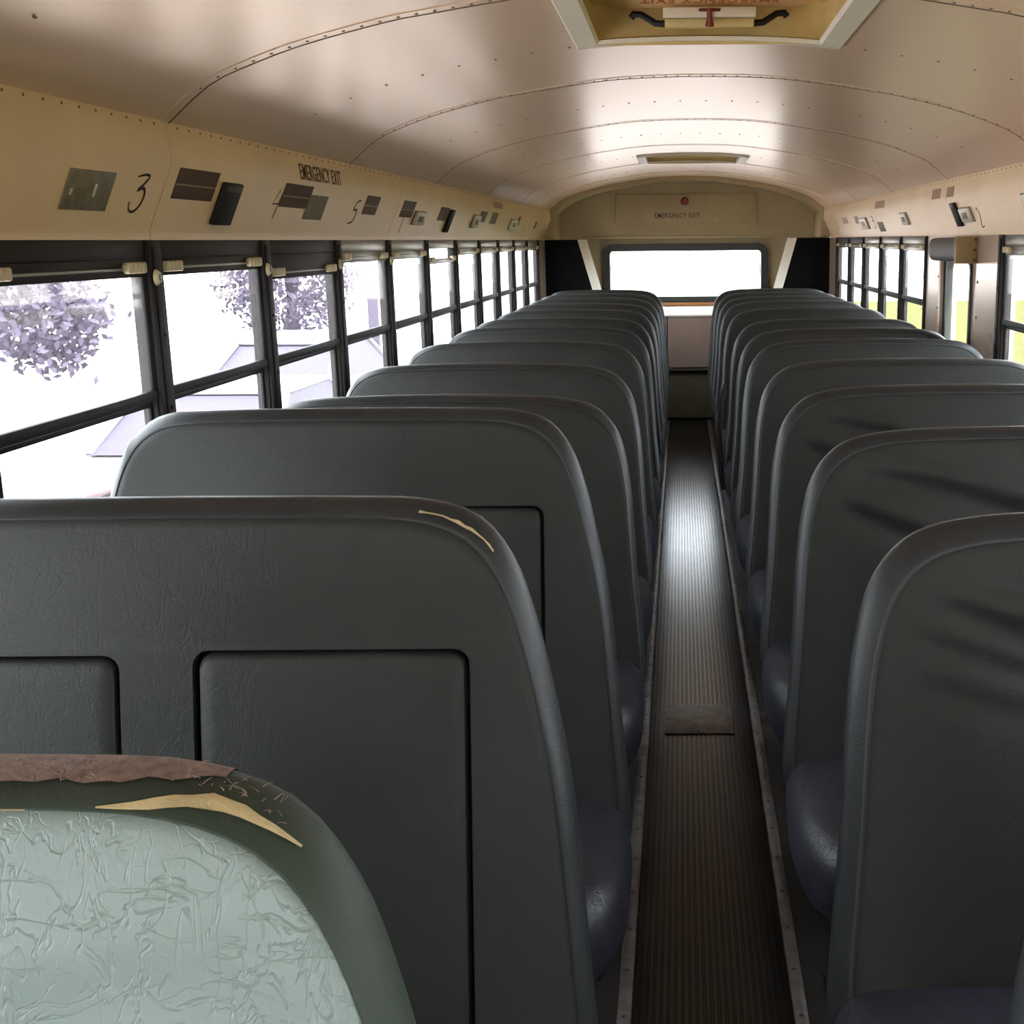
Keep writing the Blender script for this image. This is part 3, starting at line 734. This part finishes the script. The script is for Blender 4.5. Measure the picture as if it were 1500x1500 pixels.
def backrest(kind, mirror, folds=None, vin='vinyl', vside='vinylside', holes=False, scale_band=1.0, puff=.010):
    O = outline(kind); zt = max(p.z for p in O); sx = -1 if mirror else 1
    cxx, czz = .62, zt - .36
    bm = BM(); rings = []
    def P(p, y): return Vector((sx * p.x, y + lean(p.z, zt), p.z))
    for d, y in SECT: rings.append([P(p, y) for p in inset(O, SGN * d * scale_band)])
    V = [[bm.verts.new(p) for p in R_] for R_ in rings]
    n = NP
    def q(A, B, mi):
        for k in range(n):
            f = bm.faces.new((A[k], A[(k + 1) % n], B[(k + 1) % n], B[k])); f.material_index = mi
    for r in range(len(V) - 1): q(V[r], V[r + 1], 2 if 3 <= r <= 5 else (0 if r < 3 else 1))
    inner = inset(O, SGN * SECT[0][0] * scale_band); yb = SECT[0][1]
    if holes:
        loops = [[p.copy() for p in inner]]
        for hx0, hx1, hz0, hz1 in holes:
            r = .018; hp_ = []
            for cx_, cz_, a0 in ((hx1 - r, hz1 - r, 0), (hx0 + r, hz1 - r, 90), (hx0 + r, hz0 + r, 180), (hx1 - r, hz0 + r, 270)):
                for k in range(5):
                    a = math.radians(a0 + 22.5 * k); hp_.append(Vector((cx_ + r * math.cos(a), 0, cz_ + r * math.sin(a))))
            loops.append(hp_)
        tess = tessellate_polygon([[Vector((p.x, p.z, 0)) for p in l] for l in loops])
        flat = list(V[0])
        for l in loops[1:]:
            f0 = [bm.verts.new(P(p, yb)) for p in l]; flat += f0
            f1 = [bm.verts.new(P(p, yb + .004) + Vector((0, 0, 0))) for p in l]
            f2 = [bm.verts.new(P(p, yb + .030)) for p in l]
            m_ = len(l)
            for A, B in ((f0, f1), (f1, f2)):
                for k in range(m_): bm.faces.new((A[k], A[(k + 1) % m_], B[(k + 1) % m_], B[k]))
            bm.faces.new(f2)
        for t_ in tess:
            try: bm.faces.new([flat[i] for i in t_])
            except ValueError: pass
    else:
        NR = 34; prev = V[0]
        for r in range(1, NR):
            t_ = 1 - r / NR; cur = []
            for p in inner:
                x = cxx + (p.x - cxx) * t_; z = czz + (p.z - czz) * t_
                e = 1 - t_; y = yb - puff * min(1, e * 3.5) ** .6
                if folds: y += fold(x, z, folds) * min(1, e * 8)
                cur.append(bm.verts.new((sx * x, y + lean(z, zt), z)))
            q(prev, cur, 0); prev = cur
        bm.faces.new(prev)
    prev = V[-1]; inner = inset(O, SGN * SECT[-1][0] * scale_band)
    for t_ in (.8, .5, .2):
        cur = [bm.verts.new((sx * (cxx + (p.x - cxx) * t_), .033 + lean(czz + (p.z - czz) * t_, zt), czz + (p.z - czz) * t_)) for p in inner]
        q(prev, cur, 0); prev = cur
    bm.faces.new(prev)
    bmesh.ops.recalc_face_normals(bm, faces=bm.faces)
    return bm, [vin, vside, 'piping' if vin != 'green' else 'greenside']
def ribbon(kind, mirror, segs, scale_band, off=.0008):
    """patch on the rolled edge; segs = list of (outline index, q0, q1) with q index into SECT"""
    O = outline(kind); zt = max(p.z for p in O); sx = -1 if mirror else 1
    bm = BM(); rows = []
    def S_(q):
        i = max(0, min(len(SECT) - 2, int(q))); u = q - i
        return SECT[i][0] + (SECT[i + 1][0] - SECT[i][0]) * u, SECT[i][1] + (SECT[i + 1][1] - SECT[i][1]) * u
    for idx, q0, q1 in segs:
        i = int(idx) % NP; u = idx - int(idx); row = []
        for k in range(7):
            q = q0 + (q1 - q0) * k / 6; d, y = S_(q)
            a = inset(O, SGN * (d * scale_band - off))
            p = a[i].lerp(a[(i + 1) % NP], u)
            yo = -off if y < 0 else off * .2
            row.append((sx * p.x, y + yo + lean(p.z, zt), p.z))
        rows.append(row)
    loft(bm, rows, closed=False); bmesh.ops.recalc_face_normals(bm, faces=bm.faces)
    # face outward (towards the front of the bus)
    bm.normal_update()
    if sum(f.normal.y - f.normal.z for f in bm.faces) > 0: bmesh.ops.reverse_faces(bm, faces=bm.faces)
    return bm
def panel_slab(x0, x1, z0, z1, zt, mirror):
    bm = BM(); g = .0055; n = 5; r = .016; cx_, cz_ = (x0 + x1) / 2, (z0 + z1) / 2
    def rr(dx):
        hx, hz = (x1 - x0) / 2 - g - dx, (z1 - z0) / 2 - g - dx; out = []
        for sx_, sz_, a0 in ((1, 1, 0), (-1, 1, 90), (-1, -1, 180), (1, -1, 270)):
            for k in range(n):
                a = math.radians(a0 + 90 * k / (n - 1)); rad = max(.004, r - dx * .5)
                out.append((cx_ + sx_ * (hx - rad) + rad * math.cos(a), cz_ + sz_ * (hz - rad) + rad * math.sin(a)))
        return out
    sx = -1 if mirror else 1
    Vs = loft(bm, [[(sx * x, y + lean(z, zt), z) for x, z in rr(dx)] for dx, y in ((0, -.008), (0, -.025), (.002, -.031), (.007, -.0342), (.02, -.0350))])
    bm.faces.new(Vs[-1]); bmesh.ops.recalc_face_normals(bm, faces=bm.faces)
    return bm
def cushion(mirror):
    """thick rounded seat bottom; local y negative is towards the front of the bus"""
    out = [(.150, -.10), (.140, -.20), (.140, -.33), (.150, -.42), (.185, -.485), (.25, -.512), (.45, -.518), (.85, -.518), (1.0, -.512), (1.06, -.49), (1.085, -.43), (1.09, -.30), (1.09, -.14), (1.07, -.09), (.8, -.085), (.4, -.085), (.18, -.085)]
    O = [Vector((p.x, 0, p.y)) for p in catmull([(x, y, 0) for x, y in out], 96)]
    c = sum(O, Vector()) / 96
    sg = 1 if (inset(O, .02)[5] - c).length < (O[5] - c).length else -1
    sx = -1 if mirror else 1; bm = BM()
    rings = []
    for d, z in ((.06, .303), (.035, .307), (.014, .324), (.003, .355), (0, .388), (.002, .422), (.010, .450), (.026, .469), (.05, .480)):
        rings.append([(sx * p.x, p.z, z) for p in inset(O, sg * d)])
    inner = inset(O, sg * .05)
    for t_ in (.92, .8, .65, .5, .35, .2, .08):
        rings.append([(sx * (c.x + (p.x - c.x) * t_), c.z + (p.z - c.z) * t_, .480 + .014 * (1 - t_) ** .6 + .003 * math.sin(p.x * 23 + t_ * 9)) for p in inner])
    Vs = loft(bm, rings); bm.faces.new(Vs[0]); bm.faces.new(Vs[-1])
    bmesh.ops.recalc_face_normals(bm, faces=bm.faces)
    return bm
def legs(mirror):
    sx = -1 if mirror else 1; out = []
    for y in (-.15, -.43):
        bm = BM(); tube(bm, [(sx * .30, y, .285), (sx * .27, y, .26), (sx * .25, y, .20), (sx * .25, y, .008)], .0125, 8)
        box(bm, *sorted((sx * .225, sx * .29)), y - .03, y + .03, 0, .008, .002); out.append(bm)
    bm = BM()
    for y in (-.13, -.45): box(bm, *sorted((sx * .20, sx * 1.10)), y - .0125, y + .0125, .275, .30, .003)
    box(bm, *sorted((sx * .20, sx * .225)), -.45, -.13, .275, .30, .003)
    for x in (.24, 1.0): tube(bm, [(sx * x, -.13, .29), (sx * x, -.135, .36), (sx * x, -.12, .45)], .0115, 8)
    return out, bm
MESHC = {}
def build_seat(key, label, Y, mirror, kind='reg', var=0):
    group = 'rows of bus seats left of the aisle' if mirror else 'rows of bus seats right of the aisle'
    t = thing('bus_seat', label, 'bus seat', (0, Y, 0), group=group)
    def part(k, nm, fn, parent=t):
        if k in MESHC:
            o = bpy.data.objects.new(nm, MESHC[k]); C.objects.link(o); o.parent = parent
        else:
            r = fn(); bm_, mm = r; o = obj(nm, bm_, mm, parent); MESHC[k] = o.data
        return o
    if kind == 'reg':
        b = part(('b', mirror, var), 'backrest', lambda: backrest(REG, mirror, FOLDS[var], scale_band=1.35 if var == 0 else .9 if var < 3 else .65))
    elif kind == 'child':
        H = [(.288, .600, .52, .988), (.682, .985, .52, .983)]
        b = part(('bc', mirror), 'backrest', lambda: backrest(TALL, mirror, holes=H, scale_band=.85))
        for i_, h_ in enumerate(H):
            part(('p', i_), 'fold_down_panel', lambda h_=h_: (panel_slab(*h_, 1.151, mirror), 'vinyl'), b)
    else:
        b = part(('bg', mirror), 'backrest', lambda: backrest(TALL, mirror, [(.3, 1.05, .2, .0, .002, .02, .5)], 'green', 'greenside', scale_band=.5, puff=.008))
    part(('c', mirror), 'seat_cushion', lambda: (cushion(mirror), 'cushion'))
    L_, fr = None, None
    if ('l0', mirror) not in MESHC: L_, fr = legs(mirror)
    part(('l0', mirror), 'leg', lambda: (L_[0], 'leg')); part(('l1', mirror), 'leg', lambda: (L_[1], 'leg'))
    part(('fr', mirror), 'seat_frame', lambda: (fr, 'leg'))
    return t, b
ORD = ['nearest', 'second', 'third', 'fourth', 'fifth', 'sixth', 'seventh', 'eighth', 'ninth', 'tenth', 'eleventh', 'twelfth', 'farthest']
LY = [.645, 1.39, 2.16, 2.92, 3.69, 4.51, 5.28, 5.90, 6.60, 7.25, 7.92, 8.60, 9.27]
for i, y in enumerate(LY):
    if i == 0:
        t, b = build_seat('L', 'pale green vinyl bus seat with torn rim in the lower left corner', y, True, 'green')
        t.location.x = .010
        # bare foam and frayed backing on the worn rim (outline indices run up the aisle side and over the top)
        O = outline(TALL)
        def idx_at(x, z=None):
            return min((k for k in range(NP) if O[k].z > .9 and O[k].x < .7), key=lambda k: abs(O[k].x - x) + (abs(O[k].z - z) if z else 0))
        i1 = idx_at(.213, 1.075); i1 = idx_at(.262, 1.115); i2 = idx_at(.37); i3 = idx_at(.60)
        sg = []
        for k in range(int((i2 - i1) * 2) + 1):
            u = k / ((i2 - i1) * 2); c0 = 8.0 - 2.4 * u * u - .2 * math.sin(u * 9); hw = .12 + (.75 + .22 * math.sin(k * 1.9) * math.sin(k * .7)) * math.sin(PI * min(1, u * 1.35 if u < .6 else 1 - (u - .6) * .7) ** 1.0 * .5 + .0) * (1 if u < .75 else 1 - (u - .75) * 2.6)
            sg.append((i1 + k * .5, c0 - hw * .55, c0 + hw * .8))
        foam = obj('torn_foam', ribbon(TALL, True, sg, .5), 'foam', b); foam['label'] = 'bare yellow foam in a tear'
        sg = []
        for k in range(int((i3 - i2 + 6) * 3)):
            sg.append((i2 - 3 + k / 3, 8.1 + .25 * math.sin(k * 1.3) * math.sin(k * .37) - (.0 if k > 8 else -(8 - k) * .18), 13.5))
        fr_ = obj('frayed_rim', ribbon(TALL, True, sg, .5, .0012), 'frayed', b); fr_['label'] = 'frayed brownish backing along the top'
        sg = [(i2 + 2 + k, 2.0, 2.9 + .3 * math.sin(k * 2.1)) for k in range(int(i3 - i2 - 2))]
        ft = obj('split_seam', ribbon(TALL, True, sg, .5, .0008), 'foam', b); ft['label'] = 'pale split seam'
        bm = BM()
        for k in range(60):
            x = random.uniform(.275, .40); z = 1.1505 - max(0, .34 - x) * .18 - max(0, .30 - x) * .55
            p0 = Vector((-x, lean(z, 1.151) - .006 + random.uniform(-.012, .012), z - .001)); d = Vector((random.uniform(-.006, .006), random.uniform(-.004, .004), random.uniform(.001, .0035)))
            tube(bm, [p0, p0 + d * .6 + Vector((0, 0, .0006)), p0 + d], [.0003, .00022, .00012], 4)
        obj('loose_threads', bm, 'frayed', b)['kind'] = 'stuff'
    elif i < 3:
        t, b = build_seat('L', ['', 'dark vinyl seat with two fold-down panels, directly behind the green seat', 'dark vinyl seat with fold-down panels, third on the left of the aisle'][i], y, True, 'child')
        if i == 1:
            O = outline(TALL); a0 = min(range(NP), key=lambda k: abs(O[k].x - .25) + abs(O[k].z - 1.095)); a1 = min(range(NP), key=lambda k: abs(O[k].x - .36) + abs(O[k].z - 1.147))
            sg = [(a0 + k * .5, 6.9 + .15 * math.sin(k * .9) , 7.1 + .2 * math.sin(k * 1.3) ** 2) for k in range((a1 - a0) * 2)]
            obj('worn_spot', ribbon(TALL, True, sg, .85, .0006), 'foam', b)
    else:
        nm = '%s seat from the front left of the aisle, plain dark vinyl' % ORD[i] if i < 12 else 'farthest seat left of the aisle, by the rear wall'
        build_seat('L', nm, y, True, 'reg', 3 if i in (3, 4) else 2 if i in (6,) else 3)
RY = [.79, 1.60, 2.345, 3.05, 3.735, 4.50, 5.06, 5.68, 6.60, 7.40, 8.00, 8.63, 9.27]
for i, y in enumerate(RY):
    if i == 0: nm = 'dark vinyl seat at the lower right photo corner, barely visible'
    elif i == 1: nm = 'wrinkled blue-grey vinyl seat nearest on the right with its cushion showing'
    elif i == 12: nm = 'farthest seat right of the aisle, by the rear wall'
    else: nm = '%s seat from the front right of the aisle, creased dark vinyl' % ORD[i]
    t, b = build_seat('R', nm, y, False, 'reg', {1: 0, 2: 1, 3: 1, 4: 3, 5: 2}.get(i, 3))
    if i == 8:   # tilted armrest loop of the flip-up seat beside the emergency door
        bm = BM(); pts = catmull([(.150, -.62, .24), (.135, -.60, .40), (.135, -.50, .56), (.15, -.36, .65), (.17, -.20, .68)], 22, closed=False)
        for a_, c_ in zip(pts, pts[1:]): pass
        rows = []
        for k, p in enumerate(pts):
            tt = (pts[min(k + 1, 21)] - pts[max(k - 1, 0)]).normalized(); nn = Vector((0, -tt.z, tt.y))
            rows.append([p + nn * a_ + Vector((b_, 0, 0)) for a_, b_ in ((.028, -.012), (.032, .0), (.028, .012), (-.028, .012), (-.032, 0), (-.028, -.012))])
        Vs = loft(bm, rows); bm.faces.new(Vs[0][::-1]); bm.faces.new(Vs[-1]); bmesh.ops.recalc_face_normals(bm, faces=bm.faces)
        obj('flip_arm', bm, 'vinylside', t)

# ------------------------------------------------------------------ outside: parked cars, trees
def car(label, x, y, rz, paint, L_=4.4, H=1.42):
    t = thing('car', label, 'car', (x, y, -1.25), group='cars parked beyond the left windows'); t.rotation_euler.z = rz
    hw = .86
    side = [(-L_ / 2, .35), (-L_ / 2 + .03, .78), (-L_ / 2 + .25, .92), (-L_ * .17, .98), (L_ * .30, 1.0), (L_ / 2 - .05, .92), (L_ / 2, .6), (L_ / 2 - .03, .3)]
    bm = BM(); rows = [[(s * hw * k_, a, b_ + (0 if abs(s) < 1 else -.02)) for a, b_ in side] for s, k_ in ((-1, 1), (-.9, 1), (.9, 1), (1, 1))]
    Vs = loft(bm, rows, closed=True); bm.faces.new(Vs[0]); bm.faces.new(Vs[-1][::-1]); bmesh.ops.recalc_face_normals(bm, faces=bm.faces)
    obj('body', bm, paint, t)
    cab = [(-L_ * .20, .96), (-L_ * .06, H - .03), (L_ * .05, H), (L_ * .24, H - .04), (L_ * .40, .98)]
    bm = BM(); Vs = loft(bm, [[(s * (hw - .06 if k in (0, 4) else hw - .20), a, b_) for k, (a, b_) in enumerate(cab)] for s in (-1, 1)], closed=False)
    bm.faces.new(Vs[0]); bm.faces.new(Vs[1][::-1]); bmesh.ops.recalc_face_normals(bm, faces=bm.faces); g_ = obj('glasshouse', bm, 'carglass', t)
    bm = BM(); box(bm, -hw + .19, hw - .19, -L_ * .055, L_ * .235, H - .03, H + .012, .02); 
    for s in (-1, 1):
        tube(bm, [(s * (hw - .07), -L_ * .20, .97), (s * (hw - .20), -L_ * .06, H - .02)], .035, 6)
        tube(bm, [(s * (hw - .07), L_ * .395, .99), (s * (hw - .20), L_ * .24, H - .02)], .05, 6)
    obj('roof', bm, paint, t)
    for s in (-1, 1):
        for a in (-L_ * .31, L_ * .30):
            bm = BM(); tube(bm, [(s * (hw - .18), a, .32), (s * (hw + .01), a, .32)], .32, 20); obj('wheel', bm, 'tyre', t)
        bm = BM(); box(bm, *sorted((s * (hw - .26), s * (hw + .005))), L_ / 2 - .10, L_ / 2 + .012, .62, .86, .02); obj('tail_lamp', bm, 'tail', t)
        bm = BM(); box(bm, *sorted((s * (hw - .26), s * (hw - .02))), -L_ / 2 - .01, -L_ / 2 + .12, .6, .74, .02); obj('headlamp', bm, 'whitep', t)
car('red tinged car seen through the lowest left pane', -3.75, 6.6, math.radians(176), 'carr')
car('white car with red tail lamp behind the second left window', -4.15, 11.9, math.radians(178), 'carw', H=1.42)
car('silver car with dark windscreen behind the third left window', -5.1, 17.2, math.radians(176), 'carg', H=1.42)
def tree(name, label, x, y, h, crown, cz_, leaf, n=260, trunk=.16, seed=1, cat='tree'):
    rnd = random.Random(seed); t = thing(name, label, cat, (x, y, -1.25))
    if trunk:
        bm = BM(); tube(bm, [(0, 0, 0), (.1, .05, h * .3), (-.05, 0, h * .6), (.05, 0, h * .85)], [trunk, trunk * .8, trunk * .55, trunk * .2], 9)
        for k in range(6):
            a = rnd.uniform(0, 6.28); z = h * rnd.uniform(.3, .6); l = crown * .7
            tube(bm, [(0, 0, z), (math.cos(a) * l * .5, math.sin(a) * l * .5, z + l * .4), (math.cos(a) * l, math.sin(a) * l, z + l * .9)], [trunk * .4, trunk * .25, .02], 6)
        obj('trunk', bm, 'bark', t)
    bm = BM()
    for k in range(n):
        u = Vector((rnd.gauss(0, 1), rnd.gauss(0, 1), rnd.gauss(0, 1))).normalized() * rnd.uniform(.45, 1) ** .6
        c = Vector((u.x * crown, u.y * crown, cz_ + u.z * (h - cz_)))
        for q_ in range(9):
            c2 = c + Vector((rnd.gauss(0, .22), rnd.gauss(0, .22), rnd.gauss(0, .18)))
            a = Vector((rnd.gauss(0, 1), rnd.gauss(0, 1), rnd.gauss(0, 1))).normalized() * .11; b_ = a.orthogonal().normalized() * .055
            bm.faces.new([bm.verts.new(p) for p in (c2 - a, c2 + b_, c2 + a, c2 - b_)])
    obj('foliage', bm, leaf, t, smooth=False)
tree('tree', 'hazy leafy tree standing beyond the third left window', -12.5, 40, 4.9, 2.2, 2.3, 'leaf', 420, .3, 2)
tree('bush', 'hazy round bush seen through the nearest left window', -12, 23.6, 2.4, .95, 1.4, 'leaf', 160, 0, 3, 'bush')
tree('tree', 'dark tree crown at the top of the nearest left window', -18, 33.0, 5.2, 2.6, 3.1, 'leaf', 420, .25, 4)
for k, (x, y) in enumerate(((26, 82), (34, 88), (44, 96))):
    tree('tree', ['distant green tree nearest the rear on the right', 'distant green tree in the middle on the right', 'distant green tree farthest right'][k], x, y, 6.5, 3.4, 3.2, 'leafg', 300, .3, 10 + k)
bm = BM(); box(bm, -5.1, -4.95, 20.2, 20.35, -1.25, 1.15, .02); tag(obj('wooden_post', bm, 'bark'), 'slim grey post standing outside the fifth left window', 'post')
